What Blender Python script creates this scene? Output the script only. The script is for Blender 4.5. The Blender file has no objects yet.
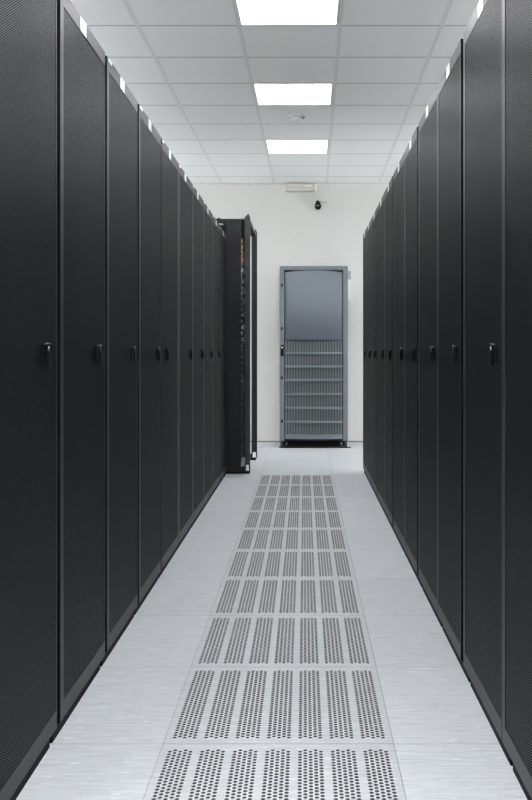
import bpy, bmesh, math, random
from mathutils import Vector, Matrix
random.seed(4)
C = bpy.context.scene.collection
sc = bpy.context.scene

# ------------------------------------------------------------------ materials
def new_mat(name):
    m = bpy.data.materials.new(name); m.use_nodes = True
    nt = m.node_tree
    return m, nt, nt.nodes['Principled BSDF']

def plain(name, col, rough=0.5, metal=0.0, bump=0.0, scale=300, spec=0.5, var=0.06):
    """paint / plastic with a faint procedural mottling"""
    m, nt, p = new_mat(name)
    p.inputs['Roughness'].default_value = rough
    p.inputs['Metallic'].default_value = metal
    p.inputs['Specular IOR Level'].default_value = spec
    tc = nt.nodes.new('ShaderNodeTexCoord')
    n = nt.nodes.new('ShaderNodeTexNoise'); n.inputs['Scale'].default_value = scale
    nt.links.new(tc.outputs['Object'], n.inputs['Vector'])
    mx = nt.nodes.new('ShaderNodeMix'); mx.data_type = 'RGBA'
    mx.inputs[6].default_value = (*[c*(1-var) for c in col], 1)
    mx.inputs[7].default_value = (*[min(1, c*(1+var)) for c in col], 1)
    nt.links.new(n.outputs['Fac'], mx.inputs[0])
    nt.links.new(mx.outputs[2], p.inputs['Base Color'])
    if bump:
        b = nt.nodes.new('ShaderNodeBump'); b.inputs['Strength'].default_value = bump
        b.inputs['Distance'].default_value = 0.001
        nt.links.new(n.outputs['Fac'], b.inputs['Height']); nt.links.new(b.outputs[0], p.inputs['Normal'])
    return m

def emit(name, col, s):
    m = bpy.data.materials.new(name); m.use_nodes = True
    nt = m.node_tree; nt.nodes.clear()
    e = nt.nodes.new('ShaderNodeEmission'); o = nt.nodes.new('ShaderNodeOutputMaterial')
    e.inputs[0].default_value = (*col, 1); e.inputs[1].default_value = s
    nt.links.new(e.outputs[0], o.inputs[0])
    return m

def math_node(nt, op, a, b=None):
    n = nt.nodes.new('ShaderNodeMath'); n.operation = op
    for i, v in enumerate((a, b)):
        if v is None: continue
        if isinstance(v, (int, float)): n.inputs[i].default_value = v
        else: nt.links.new(v, n.inputs[i])
    return n.outputs[0]

RACK_COL = (0.014, 0.015, 0.016)
def perforated():
    """staggered round holes, 6 mm pitch, in the painted steel of a rack door"""
    m, nt, p = new_mat('perforated_steel')
    tc = nt.nodes.new('ShaderNodeTexCoord'); sp = nt.nodes.new('ShaderNodeSeparateXYZ')
    nt.links.new(tc.outputs['Object'], sp.inputs[0])
    px, pz, r = 0.0104, 0.0060, 0.00235
    ds = []
    for off in (0.0, 0.5):
        u = math_node(nt, 'DIVIDE', sp.outputs['Y'], px); u = math_node(nt, 'ADD', u, off + 100)
        u = math_node(nt, 'FRACT', u); u = math_node(nt, 'SUBTRACT', u, 0.5); u = math_node(nt, 'MULTIPLY', u, px)
        v = math_node(nt, 'DIVIDE', sp.outputs['Z'], pz); v = math_node(nt, 'ADD', v, off + 100)
        v = math_node(nt, 'FRACT', v); v = math_node(nt, 'SUBTRACT', v, 0.5); v = math_node(nt, 'MULTIPLY', v, pz)
        d = math_node(nt, 'ADD', math_node(nt, 'MULTIPLY', u, u), math_node(nt, 'MULTIPLY', v, v))
        ds.append(d)
    d = math_node(nt, 'MINIMUM', ds[0], ds[1])
    hole = math_node(nt, 'LESS_THAN', d, r*r)
    p.inputs['Base Color'].default_value = (*RACK_COL, 1)
    p.inputs['Roughness'].default_value = 0.42; p.inputs['Specular IOR Level'].default_value = 0.27
    dk = nt.nodes.new('ShaderNodeBsdfDiffuse'); dk.inputs[0].default_value = (0.004, 0.004, 0.005, 1)
    mx = nt.nodes.new('ShaderNodeMixShader'); out = nt.nodes['Material Output']
    nt.links.new(hole, mx.inputs[0]); nt.links.new(p.outputs[0], mx.inputs[1]); nt.links.new(dk.outputs[0], mx.inputs[2])
    nt.links.new(mx.outputs[0], out.inputs[0])
    return m

def laminate(name, joints, base=(0.57, 0.59, 0.615)):
    """grey streaky raised-floor laminate; streaks run across the aisle"""
    m, nt, p = new_mat(name)
    p.inputs['Roughness'].default_value = 0.5
    p.inputs['Specular IOR Level'].default_value = 0.4
    tc = nt.nodes.new('ShaderNodeTexCoord')
    g = nt.nodes.new('ShaderNodeNewGeometry')
    mp = nt.nodes.new('ShaderNodeMapping'); mp.inputs['Scale'].default_value = (9, 90, 1)
    nt.links.new(g.outputs['Position'], mp.inputs[0])
    n = nt.nodes.new('ShaderNodeTexNoise'); n.inputs['Scale'].default_value = 1.0
    n.inputs['Detail'].default_value = 6; n.inputs['Roughness'].default_value = 0.7
    nt.links.new(mp.outputs[0], n.inputs['Vector'])
    cr = nt.nodes.new('ShaderNodeValToRGB')
    cr.color_ramp.elements[0].position = 0.28; cr.color_ramp.elements[0].color = (*[c*0.80 for c in base], 1)
    cr.color_ramp.elements[1].position = 0.72; cr.color_ramp.elements[1].color = (*[min(1, c*1.17) for c in base], 1)
    nt.links.new(n.outputs['Fac'], cr.inputs[0])
    # sparse pale flecks
    mp2 = nt.nodes.new('ShaderNodeMapping'); mp2.inputs['Scale'].default_value = (22, 140, 1)
    nt.links.new(g.outputs['Position'], mp2.inputs[0])
    n2 = nt.nodes.new('ShaderNodeTexNoise'); n2.inputs['Scale'].default_value = 1.0; n2.inputs['Detail'].default_value = 3
    nt.links.new(mp2.outputs[0], n2.inputs['Vector'])
    fl = math_node(nt, 'GREATER_THAN', n2.outputs['Fac'], 0.66)
    mx = nt.nodes.new('ShaderNodeMix'); mx.data_type = 'RGBA'
    nt.links.new(math_node(nt, 'MULTIPLY', fl, 0.7), mx.inputs[0])
    nt.links.new(cr.outputs[0], mx.inputs[6]); mx.inputs[7].default_value = (0.84, 0.86, 0.88, 1)
    col = mx.outputs[2]
    if joints:
        sp = nt.nodes.new('ShaderNodeSeparateXYZ'); nt.links.new(g.outputs['Position'], sp.inputs[0])
        fs = []
        for ax, o in (('X', 0.368 + 6), ('Y', -2.448 + 12)):
            u = math_node(nt, 'ADD', sp.outputs[ax], o + 0.0016)
            u = math_node(nt, 'DIVIDE', u, 0.6); u = math_node(nt, 'FRACT', u)
            fs.append(math_node(nt, 'LESS_THAN', u, 0.0034/0.6))
            # each panel has its own slight shade
        j = math_node(nt, 'MAXIMUM', fs[0], fs[1])
        mj = nt.nodes.new('ShaderNodeMix'); mj.data_type = 'RGBA'
        nt.links.new(math_node(nt, 'MULTIPLY', j, 0.45), mj.inputs[0])
        nt.links.new(col, mj.inputs[6]); mj.inputs[7].default_value = (0.12, 0.12, 0.13, 1)
        col = mj.outputs[2]
        cx = math_node(nt, 'FLOOR', math_node(nt, 'DIVIDE', math_node(nt, 'ADD', sp.outputs['X'], 6.368), 0.6))
        cy = math_node(nt, 'FLOOR', math_node(nt, 'DIVIDE', math_node(nt, 'ADD', sp.outputs['Y'], 9.552), 0.6))
        cb = nt.nodes.new('ShaderNodeCombineXYZ'); nt.links.new(cx, cb.inputs[0]); nt.links.new(cy, cb.inputs[1])
        wn = nt.nodes.new('ShaderNodeTexWhiteNoise'); nt.links.new(cb.outputs[0], wn.inputs['Vector'])
        hs = nt.nodes.new('ShaderNodeHueSaturation')
        v = math_node(nt, 'ADD', math_node(nt, 'MULTIPLY', wn.outputs['Value'], 0.07), 0.965)
        nt.links.new(v, hs.inputs['Value']); nt.links.new(col, hs.inputs['Color']); col = hs.outputs[0]
    nt.links.new(col, p.inputs['Base Color'])
    b = nt.nodes.new('ShaderNodeBump'); b.inputs['Strength'].default_value = 0.15; b.inputs['Distance'].default_value = 0.001
    nt.links.new(n.outputs['Fac'], b.inputs['Height']); nt.links.new(b.outputs[0], p.inputs['Normal'])
    return m

M = {
 'skirt': plain('grey_skirting', (0.22, 0.22, 0.22), 0.6),
 'rack': plain('rack_paint', RACK_COL, 0.42, spec=0.27, bump=0.1, scale=500),
 'perf': perforated(),
 'black': plain('black_steel', (0.004, 0.004, 0.005), 0.75, scale=200, spec=0.15),
 'dark': plain('dark_steel', (0.008, 0.009, 0.010), 0.5, scale=200, spec=0.35),
 'post': plain('post_paint', (0.022, 0.024, 0.024), 0.45, scale=200),
 'handle': plain('handle_plastic', (0.002, 0.002, 0.0025), 0.5, spec=0.15, scale=200),
 'chrome': plain('chrome', (0.75, 0.76, 0.78), 0.2, metal=1.0, scale=100),
 'paper': plain('label_paper', (0.97, 0.975, 0.99), 0.3, spec=1.0, scale=60, var=0.02),
 'floor': laminate('floor_laminate', True),
 'vent': laminate('vent_laminate', False, (0.53, 0.545, 0.565)),
 'hole': plain('steel_edge', (0.10, 0.10, 0.105), 0.5),
 'plenum': plain('plenum', (0.012, 0.012, 0.013), 0.9),
 'wall2': plain('wall_white', (0.9, 0.9, 0.89), 0.85),
 'wall': plain('wall_plaster', (0.75, 0.745, 0.712), 0.85, bump=0.2, scale=120, var=0.015),
 'tile': plain('ceiling_tile', (0.93, 0.925, 0.905), 0.9, bump=0.3, scale=250, var=0.03),
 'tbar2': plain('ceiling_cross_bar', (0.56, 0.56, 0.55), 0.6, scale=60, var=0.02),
 'tbar': plain('ceiling_bar', (0.80, 0.80, 0.79), 0.5, scale=60, var=0.02),
 'void': plain('ceiling_gap', (0.25, 0.25, 0.25), 0.9),
 'white': plain('white_enamel', (0.85, 0.86, 0.88), 0.35, scale=60, var=0.02),
 'lens': emit('lamp_diffuser', (0.98, 0.985, 1.0), 28.5),
 'bluegrey': plain('blue_grey_paint', (0.165, 0.187, 0.207), 0.8, spec=0.2, scale=200),
 'fin': plain('grille_paint', (0.125, 0.143, 0.148), 0.6, spec=0.25, scale=200),
 'slot': plain('grille_back', (0.045, 0.052, 0.052), 0.7, scale=200),
 'beige': plain('beige_plastic', (0.56, 0.54, 0.44), 0.4, scale=60),
 'clear': plain('milky_cover', (0.72, 0.71, 0.64), 0.25, scale=60),
 'ivory': plain('ivory_plastic', (0.92, 0.92, 0.84), 0.4, scale=60),
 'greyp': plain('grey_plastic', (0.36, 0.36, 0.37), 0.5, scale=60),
 'glass': plain('dark_glass', (0.01, 0.01, 0.012), 0.08, scale=60),
}
for n_, c_ in {'yellow': (0.62, 0.46, 0.05), 'red': (0.62, 0.08, 0.12), 'teal': (0.03, 0.22, 0.20),
               'cwhite': (0.75, 0.78, 0.8), 'cgrey': (0.22, 0.23, 0.24)}.items():
    M[n_] = plain('cable_' + n_, c_, 0.4, scale=60)

# ------------------------------------------------------------------ mesh helpers
def box(bm, x0, x1, y0, y1, z0, z1, mi=0, bev=0.0):
    vs = [bm.verts.new((x, y, z)) for x in (x0, x1) for y in (y0, y1) for z in (z0, z1)]
    fs = []
    for idx in ((0,1,3,2),(4,6,7,5),(0,4,5,1),(2,3,7,6),(0,2,6,4),(1,5,7,3)):
        f = bm.faces.new([vs[i] for i in idx]); f.material_index = mi; fs.append(f)
    if bev:
        es = list({e for f in fs for e in f.edges})
        r = bmesh.ops.bevel(bm, geom=es, offset=bev, segments=2, profile=0.5, affect='EDGES')
        for f in r['faces']: f.material_index = mi
    return fs

def tube(bm, pts, r, seg=8, mi=0, caps=True):
    rings = []
    pts = [Vector(p) for p in pts]
    for i, p in enumerate(pts):
        t = (pts[min(i+1, len(pts)-1)] - pts[max(i-1, 0)]).normalized()
        a = t.cross(Vector((0, 0, 1)))
        if a.length < 1e-3: a = t.cross(Vector((0, 1, 0)))
        a.normalize(); b = t.cross(a)
        rr = r[i] if isinstance(r, (list, tuple)) else r
        rings.append([bm.verts.new(p + rr*(a*math.cos(2*math.pi*k/seg) + b*math.sin(2*math.pi*k/seg))) for k in range(seg)])
    for A, B in zip(rings, rings[1:]):
        for k in range(seg):
            f = bm.faces.new((A[k], A[(k+1) % seg], B[(k+1) % seg], B[k])); f.material_index = mi; f.smooth = True
    if caps:
        for R in (rings[0], rings[-1]):
            f = bm.faces.new(R); f.material_index = mi

def lathe(bm, prof, axis='Z', c=(0, 0, 0), seg=24, mi=0):
    """prof: (radius, along-axis) pairs"""
    rings = []
    for r, h in prof:
        ring = []
        for k in range(seg):
            a = 2*math.pi*k/seg; u, v = r*math.cos(a), r*math.sin(a)
            p = {'Z': (u, v, h), 'Y': (u, h, v), 'X': (h, u, v)}[axis]
            ring.append(bm.verts.new(Vector(p) + Vector(c)))
        rings.append(ring)
    for A, B in zip(rings, rings[1:]):
        for k in range(seg):
            f = bm.faces.new((A[k], A[(k+1) % seg], B[(k+1) % seg], B[k])); f.material_index = mi; f.smooth = True
    for R in (rings[0], rings[-1]):
        f = bm.faces.new(R); f.material_index = mi

def obj(name, bm, mats, parent=None, loc=None, label=None):
    bmesh.ops.recalc_face_normals(bm, faces=bm.faces)
    me = bpy.data.meshes.new(name); bm.to_mesh(me); bm.free()
    for m in (mats if isinstance(mats, (list, tuple)) else [mats]): me.materials.append(M[m])
    o = bpy.data.objects.new(name, me); C.objects.link(o)
    if parent: o.parent = parent
    if loc: o.location = loc
    if label: o['label'] = label
    return o

def thing(name, label, cat, loc=(0, 0, 0), rz=0, group=None):
    o = bpy.data.objects.new(name, None); C.objects.link(o); o.empty_display_size = 0.1
    o.location = loc; o.rotation_euler = (0, 0, rz); o['label'] = label; o['category'] = cat
    if group: o['group'] = group
    return o
def tag(o, label, cat, group=None):
    o['label'] = label; o['category'] = cat
    if group: o['group'] = group
    return o
def struct(name, bm, mats, **k):
    o = obj(name, bm, mats, **k); o['kind'] = 'structure'; return o
def copy_tree(o, parent=None):
    c = o.copy(); C.objects.link(c); c.parent = parent
    for ch in list(o.children): copy_tree(ch, c)
    return c

# ------------------------------------------------------------------ dimensions
EYE = 1.018                     # lens height
F = 940.0                       # focal length in pixels of an 800 px high frame
XL, XR = -0.655, 0.505          # rack faces
Y0, Y1 = -3.2, 10.75            # room depth
RX0, RX1 = -4.4, 4.2            # room width
H = EYE + 1.942                 # ceiling height
VX0, VX1 = -0.368, 0.232        # strip of vent tiles
VY0, VN = 1.848, 10
VY1 = VY0 + 0.6*VN

# ------------------------------------------------------------------ floor
bm = bmesh.new()
def quad(bm, x0, x1, y0, y1, z, mi=0):
    f = bm.faces.new([bm.verts.new(p) for p in ((x0,y0,z),(x1,y0,z),(x1,y1,z),(x0,y1,z))]); f.material_index = mi; return f
T = 0.035
box(bm, RX0, VX0, Y0, Y1, -T, 0); box(bm, VX1, RX1, Y0, Y1, -T, 0)
box(bm, VX0, VX1, Y0, VY0, -T, 0); box(bm, VX0, VX1, VY1, Y1, -T, 0)
# void under the vent tiles
box(bm, VX0-.6, VX1+.6, VY0-.3, VY1+.3, -0.36, -0.35, 1)
for a in ((VX0-.6, VX0-.59, VY0-.3, VY1+.3), (VX1+.59, VX1+.6, VY0-.3, VY1+.3), (VX0-.6, VX1+.6, VY0-.3, VY0-.29), (VX0-.6, VX1+.6, VY1+.29, VY1+.3)):
    box(bm, *a, -0.35, -T, 1)
me_floor = struct('floor', bm, ['floor', 'plenum'])

# perforated vent tile
def vent_mesh():
    bm = bmesh.new(); e = 0.0006; W = 0.6
    px, py, r, nr = 0.0132, 0.016, 0.0056, 33
    fy0 = (W - nr*py - py/2)/2; fy1 = fy0 + nr*py + py/2
    V = {}
    def v(x, y, z=0.0):
        k = (round(x, 5), round(y, 5), round(z, 5))
        if k not in V: V[k] = bm.verts.new((x, y, z))
        return V[k]
    def rect(x0, x1, y0, y1):
        if x1-x0 < 1e-6 or y1-y0 < 1e-6: return
        bm.faces.new((v(x0,y0), v(x1,y0), v(x1,y1), v(x0,y1)))
    xs = []
    for g in range(7):
        c = W/2 + (g-3)*0.0832
        xs.append((c-2.5*px, c+2.5*px))
    prev = e
    for a, b in xs:
        rect(prev, a, fy0, fy1); prev = b
        for k in range(5):
            x0 = a + k*px; x1 = x0 + px; y = fy0 + (py/2 if k % 2 else 0)
            if k % 2: rect(x0, x1, fy0, y)
            else: rect(x0, x1, y + nr*py, fy1)
            for j in range(nr):
                cx, cy = (x0+x1)/2, y + (j+.5)*py
                out = [(x1,cy),(x1,cy+py/2),(cx,cy+py/2),(x0,cy+py/2),(x0,cy),(x0,cy-py/2),(cx,cy-py/2),(x1,cy-py/2)]
                inn = [(cx+r*math.cos(t*math.pi/4), cy+r*math.sin(t*math.pi/4)) for t in range(8)]
                for t in range(8):
                    u = (t+1) % 8
                    bm.faces.new((v(*out[t]), v(*out[u]), v(*inn[u]), v(*inn[t])))
                    f = bm.faces.new((v(*inn[t]), v(*inn[u]), v(*inn[u], -0.003), v(*inn[t], -0.003))); f.material_index = 1
    rect(prev, W-e, fy0, fy1); rect(e, W-e, e, fy0); rect(e, W-e, fy1, W-e)
    # turned-down rim and two ribs underneath
    for (ax, ay, bx_, by_) in ((e,e,W-e,e),(W-e,e,W-e,W-e),(W-e,W-e,e,W-e),(e,W-e,e,e)):
        f = bm.faces.new((v(ax,ay), v(bx_,by_), v(bx_,by_,-T), v(ax,ay,-T))); f.material_index = 1
    me = bpy.data.meshes.new('perforated_floor_tile'); bm.to_mesh(me); bm.free()
    me.materials.append(M['vent']); me.materials.append(M['hole'])
    return me
vm = vent_mesh()
ordn = ['nearest the camera, cut by the bottom of the photo', 'second from the camera', 'third from the camera', 'fourth from the camera',
        'fifth from the camera', 'sixth from the camera', 'seventh from the camera', 'fourth from the far end of the strip',
        'third from the far end of the strip', 'second from the far end of the strip']
names = ordn[:7] + ['third from the far end of the strip', 'second from the far end of the strip', 'farthest from the camera, at the end of the strip']
for i in range(VN):
    o = bpy.data.objects.new('perforated_floor_tile', vm); C.objects.link(o)
    o.location = (VX0, VY0 + 0.6*i, 0)
    tag(o, 'grey perforated floor tile ' + names[i], 'floor tile', 'perforated floor tiles down the aisle')

# ------------------------------------------------------------------ walls, ceiling
def wall(name, *b):
    bm = bmesh.new(); box(bm, *b); return struct(name, bm, 'wall' if name == 'wall_back' else 'wall2')
wall('wall_back', RX0-.1, RX1+.1, Y1, Y1+.1, -.05, H+.2)
wall('wall_front', RX0-.1, RX1+.1, Y0-.1, Y0, -.05, H+.2)
wall('wall_left', RX0-.1, RX0, Y0, Y1, -.05, H+.2)
wall('wall_right', RX1, RX1+.1, Y0, Y1, -.05, H+.2)

SH = 0.0077; PY = 0.597; CY0 = 5.575        # ceiling grid: a light starts at CY0 - PY
cols = []; x = -0.375
while x > RX0: x -= 0.6
while x < RX1: cols.append((max(x, RX0), min(x+.6, RX1))); x += 0.6
rows = []; y = CY0
while y > Y0: y -= PY
while y < Y1: rows.append((max(y, Y0), min(y+PY, Y1))); y += PY
light_cells = []
bm = bmesh.new()
def ci_(c): return round((c[0]+0.375)/0.6)
def is_light(c, r):
    k = round((r[0] - (CY0-PY))/PY)
    if ci_(c) != 0 and r[1] > 8.7: return False
    if r[1]-r[0] < PY-.01 or r[1] > 9.8 or r[0] < -2.4: return False
    ci = round((c[0]+0.375)/0.6)
    return (ci == 0 and k % 3 == 0) or (ci in (-4, 4, -5, 5, -6, 6) and k % 2 == 1)  # side columns: unseen lights added to brighten the ceiling and back wall
for c in cols:
    for r in rows:
        if is_light(c, r): light_cells.append((c, r)); continue
        box(bm, c[0]+.006, c[1]-.006, r[0]+.0025, r[1]-.0025, H, H+.012, 0)
for c in cols[1:]:
    box(bm, c[0]-.012, c[0]+.012, Y0, Y1, H-.0015, H+.004, 1)
for r in rows[1:]:
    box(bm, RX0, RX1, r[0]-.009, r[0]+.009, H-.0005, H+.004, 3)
box(bm, RX0, RX1, Y0, Y1, H+.13, H+.16, 2)
for v_ in bm.verts: v_.co.x += SH*(v_.co.y-7.3)
struct('ceiling', bm, ['tile', 'tbar', 'void', 'tbar2'])

# shadow-line trim where the ceiling meets the far wall
bm = bmesh.new(); box(bm, RX0, RX1, Y1-.018, Y1, H-.016, H-.002); struct('trim_1', bm, 'tbar')

bm = bmesh.new(); box(bm, RX0, RX1, Y1-.012, Y1, 0, .014); struct('baseboard_back', bm, 'skirt')
bm = bmesh.new(); box(bm, RX0, -.276, 10.055, 10.095, 0, .0015); struct('trim_2', bm, 'skirt')

# ------------------------------------------------------------------ ceiling lights
def make_light():
    t = thing('ceiling_light', '', 'ceiling light')
    w, d = 0.290, PY/2-.010
    bm = bmesh.new()
    for s in (-1, 1):
        box(bm, s*w, s*(w-.012), -d, d, -.002, .10, 0)
        box(bm, -w, w, s*d, s*(d-.012), -.002, .10, 0)
    box(bm, -w, w, -d, d, .10, .11)
    obj('housing', bm, 'white', t)
    bm = bmesh.new(); box(bm, -w+.012, w-.012, -d+.012, d-.012, .032, .036)
    obj('diffuser', bm, 'lens', t)
    bm = bmesh.new()
    for k in range(1, 12):
        xx = -w + .012 + (2*w-.024)*k/12; box(bm, xx-.0015, xx+.0015, -d+.012, d-.012, .012, .030)
    for k in range(1, 8):
        yy = -d + .012 + (2*d-.024)*k/8; box(bm, -w+.012, w-.012, yy-.0012, yy+.0012, .018, .030)
    obj('louvre', bm, 'white', t)
    return t
L0 = make_light(); first = True
vis = {1: 'large square ceiling light nearest the camera, cut by top of photo', 2: 'square ceiling light between smoke detector and nearest light',
       3: 'square ceiling light farthest away, beyond the smoke detector'}
for c, r in light_cells:
    o = L0 if first else copy_tree(L0); first = False
    o.location = ((c[0]+c[1])/2 - .004 + SH*((r[0]+r[1])/2-7.3), (r[0]+r[1])/2, H); o.rotation_euler = (0, 0, -SH)
    ci = round((c[0]+0.375)/0.6); k = round((r[0]-(CY0-PY))/PY)
    o['group'] = 'recessed square ceiling lights'
    if ci == 0 and k in (0, 3, 6): o['label'] = vis[k//3+1]
    elif ci == 0: o['label'] = 'square recessed ceiling light in the aisle above the camera or behind it'
    elif ci < 0: o['label'] = 'square recessed ceiling light above the aisle beyond the left racks'
    else: o['label'] = 'square recessed ceiling light above the aisle beyond the right racks'

# ------------------------------------------------------------------ server racks
RTOP = {-1: 2.005, 1: 2.034}
def door_mesh(w, hinge, RT):
    bm = bmesh.new(); h0, h1 = 0.026, RT; t = 0.025; st, sb = 0.044, 0.048
    sa, sz = (0.034, 0.007) if hinge > 0 else (0.007, 0.034)
    # steel frame (front ring, bevelled) and the inset perforated sheet
    for a in ((-w/2, -w/2+sa, h0, h1), (w/2-sz, w/2, h0, h1)):
        box(bm, -t, 0, a[0], a[1], a[2], a[3], 0)
    box(bm, -t, 0, -w/2+sa, w/2-sz, h1-st, h1, 0); box(bm, -t, 0, -w/2+sa, w/2-sz, h0, h0+sb, 0)
    box(bm, -t, -.0015, -w/2+sa, w/2-sz, h0+sb, h1-st, 1)
    for f in bm.faces:
        f.normal_update()
        if abs(f.normal.y) > .9 and abs(abs(f.calc_center_median().y) - w/2) < 1e-4: f.material_index = 2
    me = bpy.data.meshes.new('door'); 
    bmesh.ops.recalc_face_normals(bm, faces=bm.faces); bm.to_mesh(me); bm.free()
    for m in ('rack', 'perf', 'black'): me.materials.append(M[m])
    return me

def rack_parts():
    P = {}
    def body(W, RT):
        bm = bmesh.new(); box(bm, -1.0, -.028, -W/2+.002, W/2-.002, .026, RT-.002, bev=.002)
        return bm
    def plinth(W):
        bm = bmesh.new(); box(bm, -.98, -.003, -W/2+.013, W/2-.013, 0, .025)
        return bm
    P['body'] = body; P['plinth'] = plinth
    return P
RP = rack_parts(); mesh_cache = {}
def cached(key, fn, mats):
    if key not in mesh_cache:
        bm = fn(); bmesh.ops.recalc_face_normals(bm, faces=bm.faces)
        me = bpy.data.meshes.new(key.split('|')[0]); bm.to_mesh(me); bm.free()
        for m in (mats if isinstance(mats, (list, tuple)) else [mats]): me.materials.append(M[m])
        mesh_cache[key] = me
    return mesh_cache[key]
def handle_bm():
    bm = bmesh.new()
    box(bm, 0, .006, -.022, .022, -.024, .026, 0, .003)      # escutcheon
    box(bm, .006, .016, -.015, .015, -.032, .010, 0, .003)   # folded paddle
    tube(bm, [(.006, 0, .016), (.012, 0, .016)], .008, 12, 0)
    return bm
def lock_bm():
    bm = bmesh.new(); lathe(bm, [(.0045, .012), (.0045, .0135), (.003, .014)], 'X', (0, 0, .016), 12)
    box(bm, .0005, .013, -.022, .022, .0262, .030, 0)
    return bm
def child(name, me, parent, loc=(0, 0, 0), label=None):
    o = bpy.data.objects.new(name, me); C.objects.link(o); o.parent = parent; o.location = loc
    if label: o['label'] = label
    return o
def rack(x, y0, y1, side, g0, g1, label, group, hinge=1, small=False):
    """one cabinet from depth y0 to y1; g0, g1 = dark gaps at its near and far edge; side -1 left row, +1 right row"""
    W = y1 - y0; yc = (y0+y1)/2
    t = thing('server_rack', label, 'server rack', (x, yc, 0), 0 if side < 0 else math.pi, group)
    child('body', cached('body|%.3f|%d' % (W, side), lambda: RP['body'](W, RTOP[side]), 'black'), t)
    child('plinth', cached('plinth|%.3f' % W, lambda: RP['plinth'](W), 'black'), t, (0, -.05 if side < 0 else .10, 0))
    d0, d1 = y0+g0, y1-g1; dw = round(d1-d0, 4); dc = ((d0+d1)/2 - yc)*(1 if side < 0 else -1)
    RT = RTOP[side]; k = 'door|%.4f|%d|%d' % (dw, hinge, side)
    if k not in mesh_cache: mesh_cache[k] = door_mesh(dw, hinge, RT)
    d = child('door', mesh_cache[k], t, (0, dc, 0))
    hy = (dw/2 - (.125 if side < 0 else .077))*hinge
    h = child('handle', cached('handle', handle_bm, 'handle'), d, (0, hy, EYE-.004))
    child('lock', cached('lock', lock_bm, 'chrome'), h, (0, 0, 0), 'chrome lock barrel')
    def lab(): 
        bm = bmesh.new(); box(bm, 0, .0006, -.036, .036, RT-.043, RT-.002); return bm
    child('name_label', cached('name_label|%d' % side, lab, 'paper'), d, (0, -.02 if side < 0 else 0, 0), 'white paper label')
    if small:
        def lab2():
            bm = bmesh.new(); box(bm, 0, .0006, -.028, .028, RT-.012, RT-.0005); return bm
        child('asset_label', cached('asset_label', lab2, 'paper'), d, (0, -dw/2+.05, 0), 'small white label')
    return t

nth = ['nearest', 'second', 'third', 'fourth', 'fifth', 'sixth', 'seventh', 'eighth', 'ninth', 'farthest']
thickL = {1: .032, 2: .028, 3: .030, 4: .020, 9: .035}    # dark gap at boundary k of the left row
for k in range(10):
    y0 = 1.89 + 0.6*k; g0 = thickL.get(k, .004); g1 = .003
    ex = {0: ', cut by the photo edge', 4: ', its black handle on the near edge', 9: ', beside the open cabling frame'}.get(k, ', counted from the camera')
    if k == 9: nm = 'farthest'
    else: nm = nth[k]
    rack(XL, y0, y0+.6, -1, g0, g1, f'black perforated server rack, {nm} of the left row{ex}', 'server racks in the left row',
         hinge=-1 if k == 4 else 1, small=k >= 2)
thickR = {1: .026, 3: .024, 5: .024, 7: .012}
P = 0.587
ys = [2.405 - .6] + [2.405 + P*j for j in range(10)] + [8.12]
for k in range(11):
    y0, y1 = ys[k], ys[k+1]
    g1 = .003; g0 = {2: .046, 4: .050, 6: .055, 8: .045}.get(k, .003)
    nm = ['nearest', 'second', 'third', 'fourth', 'fifth', 'sixth', 'seventh', 'eighth', 'ninth', 'tenth', 'farthest'][k]
    ex = {0: ', cut by the photo edge', 10: ', its side by the bare far wall'}.get(k, ', counted from the camera')
    rack(XR, y0, y1, 1, g0, g1, f'black perforated server rack, {nm} in the right row{ex}', 'server racks in the right row')

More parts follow.
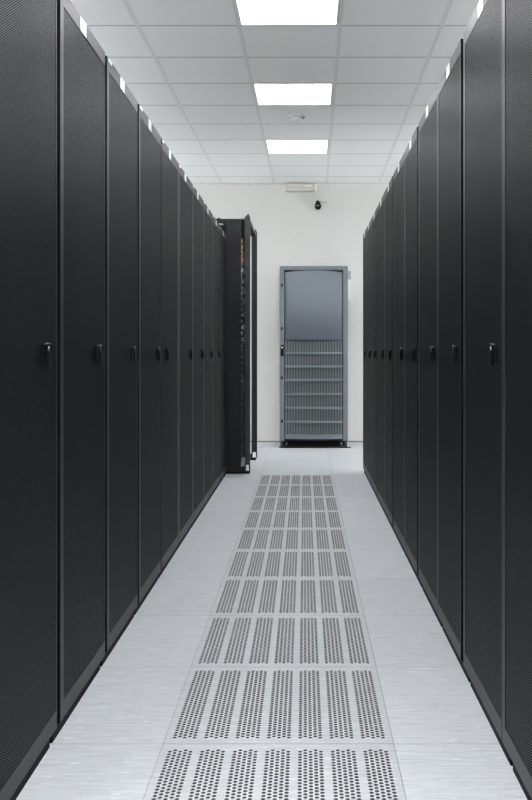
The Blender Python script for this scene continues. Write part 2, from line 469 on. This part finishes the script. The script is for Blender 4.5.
# ------------------------------------------------------------------ open cabling frame at the end of the left row
FY, BY = 7.93, 8.94
fr = thing('cabling_frame', 'tall open black cabling frame with side panels at the end of the left rack row', 'cabling frame', (-.75, FY, 0))
def fobj(name, bm, m, **k): 
    bmesh.ops.translate(bm, verts=bm.verts, vec=(.75, -FY, 0)); return obj(name, bm, m, fr, **k)
for yy in (FY, BY-.0):
    bm = bmesh.new()
    box(bm, -.66, -.535, yy, yy+.02, .022, 2.15)
    box(bm, -.76, -.66, yy, yy+.02, 2.115, 2.15)
    box(bm, -.735, -.712, yy, yy+.02, 2.15, 2.158)
    # bridges across to the post: a ladder of narrow webs
    z = .2
    while z < 1.5:
        box(bm, -.535, -.52, yy, yy+.006, z, z+.018); z += .05
    box(bm, -.535, -.50, yy, yy+.02, 2.13, 2.15)
    box(bm, -.535, -.50, yy, yy+.02, .022, .06)
    fobj('side_panel', bm, 'dark')
    # C shaped upright with a notched foot
    bm = bmesh.new()
    xa, xb = (-.503, -.460) if yy == FY else (-.503, -.452)
    zt = 2.165
    box(bm, xa, xb, yy, yy+.004, .075, zt)
    box(bm, xa, xa+.004, yy+.004, yy+.05, .075, zt); box(bm, xb-.004, xb, yy+.004, yy+.05, .075, zt)
    # pointed head
    v = [bm.verts.new(p) for p in ((xa, yy, zt), (xb, yy, zt), (xb-.012, yy, zt+.03), (xa, yy+.05, zt), (xb, yy+.05, zt), (xb-.012, yy+.05, zt+.03))]
    for f in ((0,1,2), (3,5,4), (0,3,4,1), (1,4,5,2), (0,2,5,3)): bm.faces.new([v[i] for i in f])
    # splayed foot leaves a triangular opening
    for (p0, p1) in (((xa, xa+.010), (xa-.002, xa+.006)), ((xb-.010, xb), (xb-.006, xb+.002))):
        v = [bm.verts.new(p) for p in ((p0[0],yy,.075),(p0[1],yy,.075),(p1[1],yy,.02),(p1[0],yy,.02),
                                       (p0[0],yy+.05,.075),(p0[1],yy+.05,.075),(p1[1],yy+.05,.02),(p1[0],yy+.05,.02))]
        for f in ((0,1,2,3),(4,7,6,5),(0,4,5,1),(1,5,6,2),(2,6,7,3),(3,7,4,0)): bm.faces.new([v[i] for i in f])
    fobj('upright', bm, 'post')
    bm = bmesh.new(); box(bm, -.67, -.462, yy-.015, yy+.07, 0, .018, 0, .002); fobj('foot_plate', bm, 'black')
bm = bmesh.new(); box(bm, -.498, -.468, FY+.05, BY, 2.135, 2.155); box(bm, -.70, -.503, FY+.02, BY, 2.128, 2.15); fobj('top_rail', bm, 'post')
bm = bmesh.new(); box(bm, -1.45, -.575, FY+.02, BY, .02, 2.10, 0, .003); fobj('cabinet_body', bm, 'black')
for zz in [1.90, 1.78, 1.70, 1.60, 1.50, 1.38, 1.26, 1.14]:
    bm = bmesh.new(); box(bm, -.575, -.566, FY+.06, BY-.03, zz-.022, zz+.022, 0)
    for q in range(12):
        box(bm, -.566, -.562, FY+.09+q*.07, FY+.115+q*.07, zz-.008, zz+.008, 0)
    fobj('patch_panel', bm, 'dark')

def cable(z, m, cname, n):
    bm = bmesh.new(); yb = FY + .035 + random.random()*.05
    drop = random.uniform(.03, .07); bulge = random.uniform(.030, .042)
    pts = []
    for i in range(9):
        a = i/8
        pts.append((-.566 + bulge*math.sin(math.pi*a)**.8 + .004*a, yb + .02*math.sin(5*a+n), z - drop*a + .012*math.sin(math.pi*a)))
    tube(bm, pts, .0042, 8)
    o = obj('patch_cable', bm, m)
    tag(o, f'{cname} patch cable looping out of the cabling frame behind its upright', 'cable', f'{cname} patch cables in the cabling frame')
n = 0
for z0, z1, cnt, m, nm in ((1.96, 1.87, 6, 'yellow', 'yellow'), (1.815, 1.77, 4, 'red', 'red'), (1.765, 1.72, 3, 'teal', 'dark teal'),
                           (1.725, 1.68, 3, 'cwhite', 'white'), (1.66, 1.05, 14, 'cgrey', 'grey')):
    for i in range(cnt):
        cable(z0 + (z1-z0)*i/(cnt-1) + .02, m, nm, n); n += 1
# cables lying over the top rail
for i in range(5):
    bm = bmesh.new(); yy = FY + .12 + i*.17
    col = ('cgrey', 'cgrey', 'yellow', 'cgrey', 'cgrey')[i]
    tube(bm, [(-.64, yy, 2.157), (-.58, yy+.02, 2.158), (-.52, yy+.03, 2.166), (-.482, yy+.05, 2.172+.008*(i % 2)), (-.462, yy+.06, 2.15), (-.4585, yy+.07, 2.11)], .006, 8)
    tag(obj('draped_cable', bm, col), ('yellow' if col == 'yellow' else 'grey') + ' cable draped over the top rail of the cabling frame', 'cable',
        ('yellow' if col == 'yellow' else 'grey') + ' cables over the top rail')
# short trunk at the foot of the frame
bm = bmesh.new(); box(bm, -.533, -.506, FY+.03, FY+.06, .018, .13, 0, .003)
obj('cable_trunk', bm, 'greyp', fr, (.75, -FY, 0), 'short pale grey cable trunk')

# ------------------------------------------------------------------ blue-grey cabinet at the far wall
UX0, UX1, UY = -.268, .466, 10.10
U = thing('power_cabinet', 'tall blue-grey floor cabinet with ribbed lower door against the far wall', 'cabinet', ((UX0+UX1)/2, UY, 0))
w = (UX1-UX0)/2
bm = bmesh.new()
box(bm, -w, w, .03, .57, .075, 1.953, 0, .004)
box(bm, -w, -w+.05, 0, .03, .075, 1.953, 0, .002); box(bm, w-.05, w, 0, .03, .075, 1.953, 0, .002)
box(bm, -w+.05, w-.05, 0, .03, 1.912, 1.953, 0, .002)
obj('body', bm, 'bluegrey', U)
bm = bmesh.new(); box(bm, -w+.05, w-.05, .022, .0299, .078, 1.91); obj('recess', bm, 'black', U, label='black recess behind the door')
# bulging upper panel
dw = w - .058
bm = bmesh.new(); N = 24; fr_, bk_ = [], []
for i in range(N+1):
    xx = -dw + 2*dw*i/N; yy = .012 - .045*(1-(xx/dw)**2)
    fr_.append((bm.verts.new((xx, yy, 1.160)), bm.verts.new((xx, yy, 1.885 + .018*(1-(xx/dw)**2)))))
    bk_.append((bm.verts.new((xx, .022, 1.160)), bm.verts.new((xx, .022, 1.885 + .018*(1-(xx/dw)**2)))))
for i in range(N):
    f = bm.faces.new((fr_[i][0], fr_[i+1][0], fr_[i+1][1], fr_[i][1])); f.smooth = True
    bm.faces.new((bk_[i][0], bk_[i][1], bk_[i+1][1], bk_[i+1][0]))
    bm.faces.new((fr_[i][1], fr_[i+1][1], bk_[i+1][1], bk_[i][1])); bm.faces.new((fr_[i][0], bk_[i][0], bk_[i+1][0], fr_[i+1][0]))
for i in (0, N): bm.faces.new((fr_[i][0], fr_[i][1], bk_[i][1], bk_[i][0]))
door = obj('door', bm, 'bluegrey', U)
bm = bmesh.new()
box(bm, -dw, dw, .014, .022, .10, 1.158, 1)
nf = 20
for i in range(nf+1):
    xx = -dw + .012 + (2*dw-.024)*i/nf
    yb = .010 - .020*(1-(xx/dw)**2)
    box(bm, xx-.0095, xx+.0095, yb, .014, .126, 1.158, 0)
obj('vent_grille', bm, ['fin', 'slot'], door)
for z in (1.018, .873, .728, .577, .427, .277, .118):
    bm = bmesh.new(); hh = .011 if z > .2 else .024
    fr_ = []
    for i in range(N+1):
        xx = -dw + 2*dw*i/N; yy = .004 - .034*(1-(xx/dw)**2)
        fr_.append([bm.verts.new(p) for p in ((xx, yy, z-hh), (xx, yy, z+hh), (xx, .0135, z+hh), (xx, .0135, z-hh))])
    for A, B in zip(fr_, fr_[1:]):
        for q in range(4): bm.faces.new((A[q], B[q], B[(q+1) % 4], A[(q+1) % 4]))
    bm.faces.new(fr_[0]); bm.faces.new(fr_[-1])
    obj('grille_bar', bm, 'bluegrey', door)
for z in (1.745, 1.28, .75, .285):
    bm = bmesh.new(); box(bm, -w+.016, -w+.034, -.006, 0, z-.017, z+.017, 0, .002); obj('hinge', bm, 'black', U)
bm = bmesh.new(); box(bm, -w+.012, -w+.044, -.008, 0, .985, 1.105, 0, .003); box(bm, -w+.02, -w+.036, -.02, -.008, 1.0, 1.05, 0, .003)
hd = obj('handle', bm, 'handle', U, label='black lever handle')
bm = bmesh.new(); lathe(bm, [(.008, -.008), (.008, -.012), (.005, -.013)], 'Y', (-w+.028, 0, 1.075), 12); obj('lock', bm, 'chrome', hd)
bm = bmesh.new(); box(bm, -w+.01, w-.01, .03, .55, .012, .075); obj('base', bm, 'black', U)
for sx in (-1, 1):
    for yy in (.035, .50):
        bm = bmesh.new()
        box(bm, sx*(w-.02)-.012, sx*(w-.02)+.012, yy-.02, yy+.02, .008, .075, 0)
        tube(bm, [(sx*(w-.07)-.014, yy, .032), (sx*(w-.07)+.014, yy, .032)], .026, 16)
        obj('foot', bm, 'slot', U)
bm = bmesh.new(); box(bm, -w-.006, w+.03, -.02, .02, 0, .008); obj('floor_rail', bm, 'black', U)

# ------------------------------------------------------------------ things on the far wall
def wx(px, y): return (px-304.5)*y/F
def wz(py, y): return EYE + (353-py)*y/F
# emergency luminaire
y = Y1-.04
bm = bmesh.new(); xa, xb = wx(286, y), wx(314.5, y); za, zb = wz(191.5, y), wz(183.6, y)
t = thing('emergency_light', 'long beige emergency light box high on the far wall just below the ceiling', 'emergency light', ((xa+xb)/2, Y1, za))
hw = (xb-xa)/2; hz = zb-za
box(bm, -hw, hw, -.025, 0, 0, hz, 0, .003); box(bm, -hw, hw, -.07, -.025, hz-.008, hz, 0); obj('housing', bm, 'beige', t)
bm = bmesh.new(); box(bm, -hw+.004, hw-.01, -.066, -.026, .004, hz-.01, 0, .004); obj('cover', bm, 'clear', t)
bm = bmesh.new(); tube(bm, [(hw-.14, -.069, hz*.70), (hw-.03, -.069, hz*.70)], .009, 12); obj('lamp', bm, 'ivory', t)
bm = bmesh.new(); box(bm, -hw+.004, hw-.13, -.0705, -.0655, hz*.45, hz*.52); obj('trim', bm, 'beige', t)
bm = bmesh.new(); box(bm, hw, hw+.03, -.05, 0, .008, hz-.004, 0, .003); obj('end_cap', bm, 'ivory', t)
# security camera
y = Y1-.10; cx, cz = wx(318, y), wz(206, y)
t = thing('security_camera', 'small black security camera on a bracket on the far wall', 'security camera', (cx, Y1, cz))
bm = bmesh.new(); lathe(bm, [(.012, -.03), (.030, -.034), (.037, -.05), (.037, -.115), (.034, -.122), (.026, -.123)], 'Y', (0, 0, 0), 24); obj('body', bm, 'handle', t)
bm = bmesh.new(); lathe(bm, [(.022, -.1232), (.019, -.128), (.006, -.132)], 'Y', (0, 0, 0), 24); obj('lens', bm, 'glass', t)
bm = bmesh.new(); tube(bm, [(0, -.06, .03), (0, -.05, .05), (0, -.005, .055)], .009, 10)
lathe(bm, [(.024, 0), (.024, -.008), (.014, -.012)], 'Y', (0, 0, .055), 20); obj('bracket', bm, 'handle', t)
bm = bmesh.new(); tube(bm, [(.0, -.07, .038), (.02, -.05, .062), (.05, -.02, .056), (.075, -.006, .052), (.11, -.005, .060)], .004, 8)
obj('cable', bm, 'greyp', t)
# junction box beside the cabinet
y = Y1-.03
xa, xb = .40, wx(350.4, y); za, zb = wz(301, y), wz(279.5, y)
t = thing('junction_box', 'narrow ivory wall box half hidden behind the blue-grey cabinet', 'junction box', ((xa+xb)/2, Y1, za))
hw = (xb-xa)/2
bm = bmesh.new(); box(bm, -hw, hw, -.06, 0, 0, zb-za, 0, .004); obj('box', bm, 'ivory', t)
bm = bmesh.new(); box(bm, -hw+.01, hw-.01, -.064, -.06, .015, zb-za-.015, 0, .002); obj('lid', bm, 'ivory', t)
bm = bmesh.new(); box(bm, -hw, hw+.004, -.045, 0, zb-za, zb-za+.095, 0, .003); obj('cable_duct', bm, 'greyp', t, label='grey cable duct')  # grey block stands in for the shadow on the wall above the box
# smoke detector
y = 7.66
t = thing('smoke_detector', 'round white smoke detector on the ceiling between the two far lights', 'smoke detector', (wx(294, y), y, H))
bm = bmesh.new(); lathe(bm, [(.052, 0), (.054, -.010), (.050, -.014)], 'Z', (0, 0, 0), 32); obj('base', bm, 'white', t)
bm = bmesh.new(); lathe(bm, [(.046, -.014), (.045, -.036), (.036, -.046), (.012, -.049)], 'Z', (0, 0, 0), 32); obj('head', bm, 'white', t)
bm = bmesh.new()
for q in range(8):
    a = q*math.pi/4; tube(bm, [(.046*math.cos(a-.22), .046*math.sin(a-.22), -.032), (.0475*math.cos(a), .0475*math.sin(a), -.032), (.046*math.cos(a+.22), .046*math.sin(a+.22), -.032)], .0022, 6)
obj('vent', bm, 'greyp', t)
bm = bmesh.new(); lathe(bm, [(.004, -.046), (.004, -.053), (.002, -.054)], 'Z', (.022, -.018, 0), 10); obj('indicator', bm, 'greyp', t)
# small grey sensor beside it
bm = bmesh.new(); lathe(bm, [(.016, H), (.016, H-.01), (.010, H-.02), (.004, H-.022)], 'Z', (wx(303, y), y+.06, 0), 20)
tag(obj('ceiling_sensor', bm, 'greyp'), 'tiny grey ceiling sensor right beside the smoke detector', 'sensor')

# ------------------------------------------------------------------ camera, world, view
cam = bpy.data.cameras.new('camera'); co = bpy.data.objects.new('camera', cam); C.objects.link(co)
co.location = (0, 0, EYE); co.rotation_euler = (math.pi/2, 0, 0)
cam.sensor_fit = 'VERTICAL'; cam.sensor_height = 24; cam.lens = 24*F/800
cam.shift_x = -(304.5-266)/800; cam.shift_y = -(400-353)/800
cam.clip_start = .05
sc.camera = co
wd = bpy.data.worlds.new('world'); sc.world = wd; wd.use_nodes = True
wd.node_tree.nodes['Background'].inputs[0].default_value = (.02, .02, .02, 1)
sc.view_settings.view_transform = 'Standard'; sc.view_settings.look = 'None'
sc.view_settings.exposure = 0.0; sc.view_settings.gamma = 1; sc.view_settings.use_curve_mapping = False
sc.cycles.max_bounces = 14; sc.cycles.diffuse_bounces = 10; sc.cycles.glossy_bounces = 6
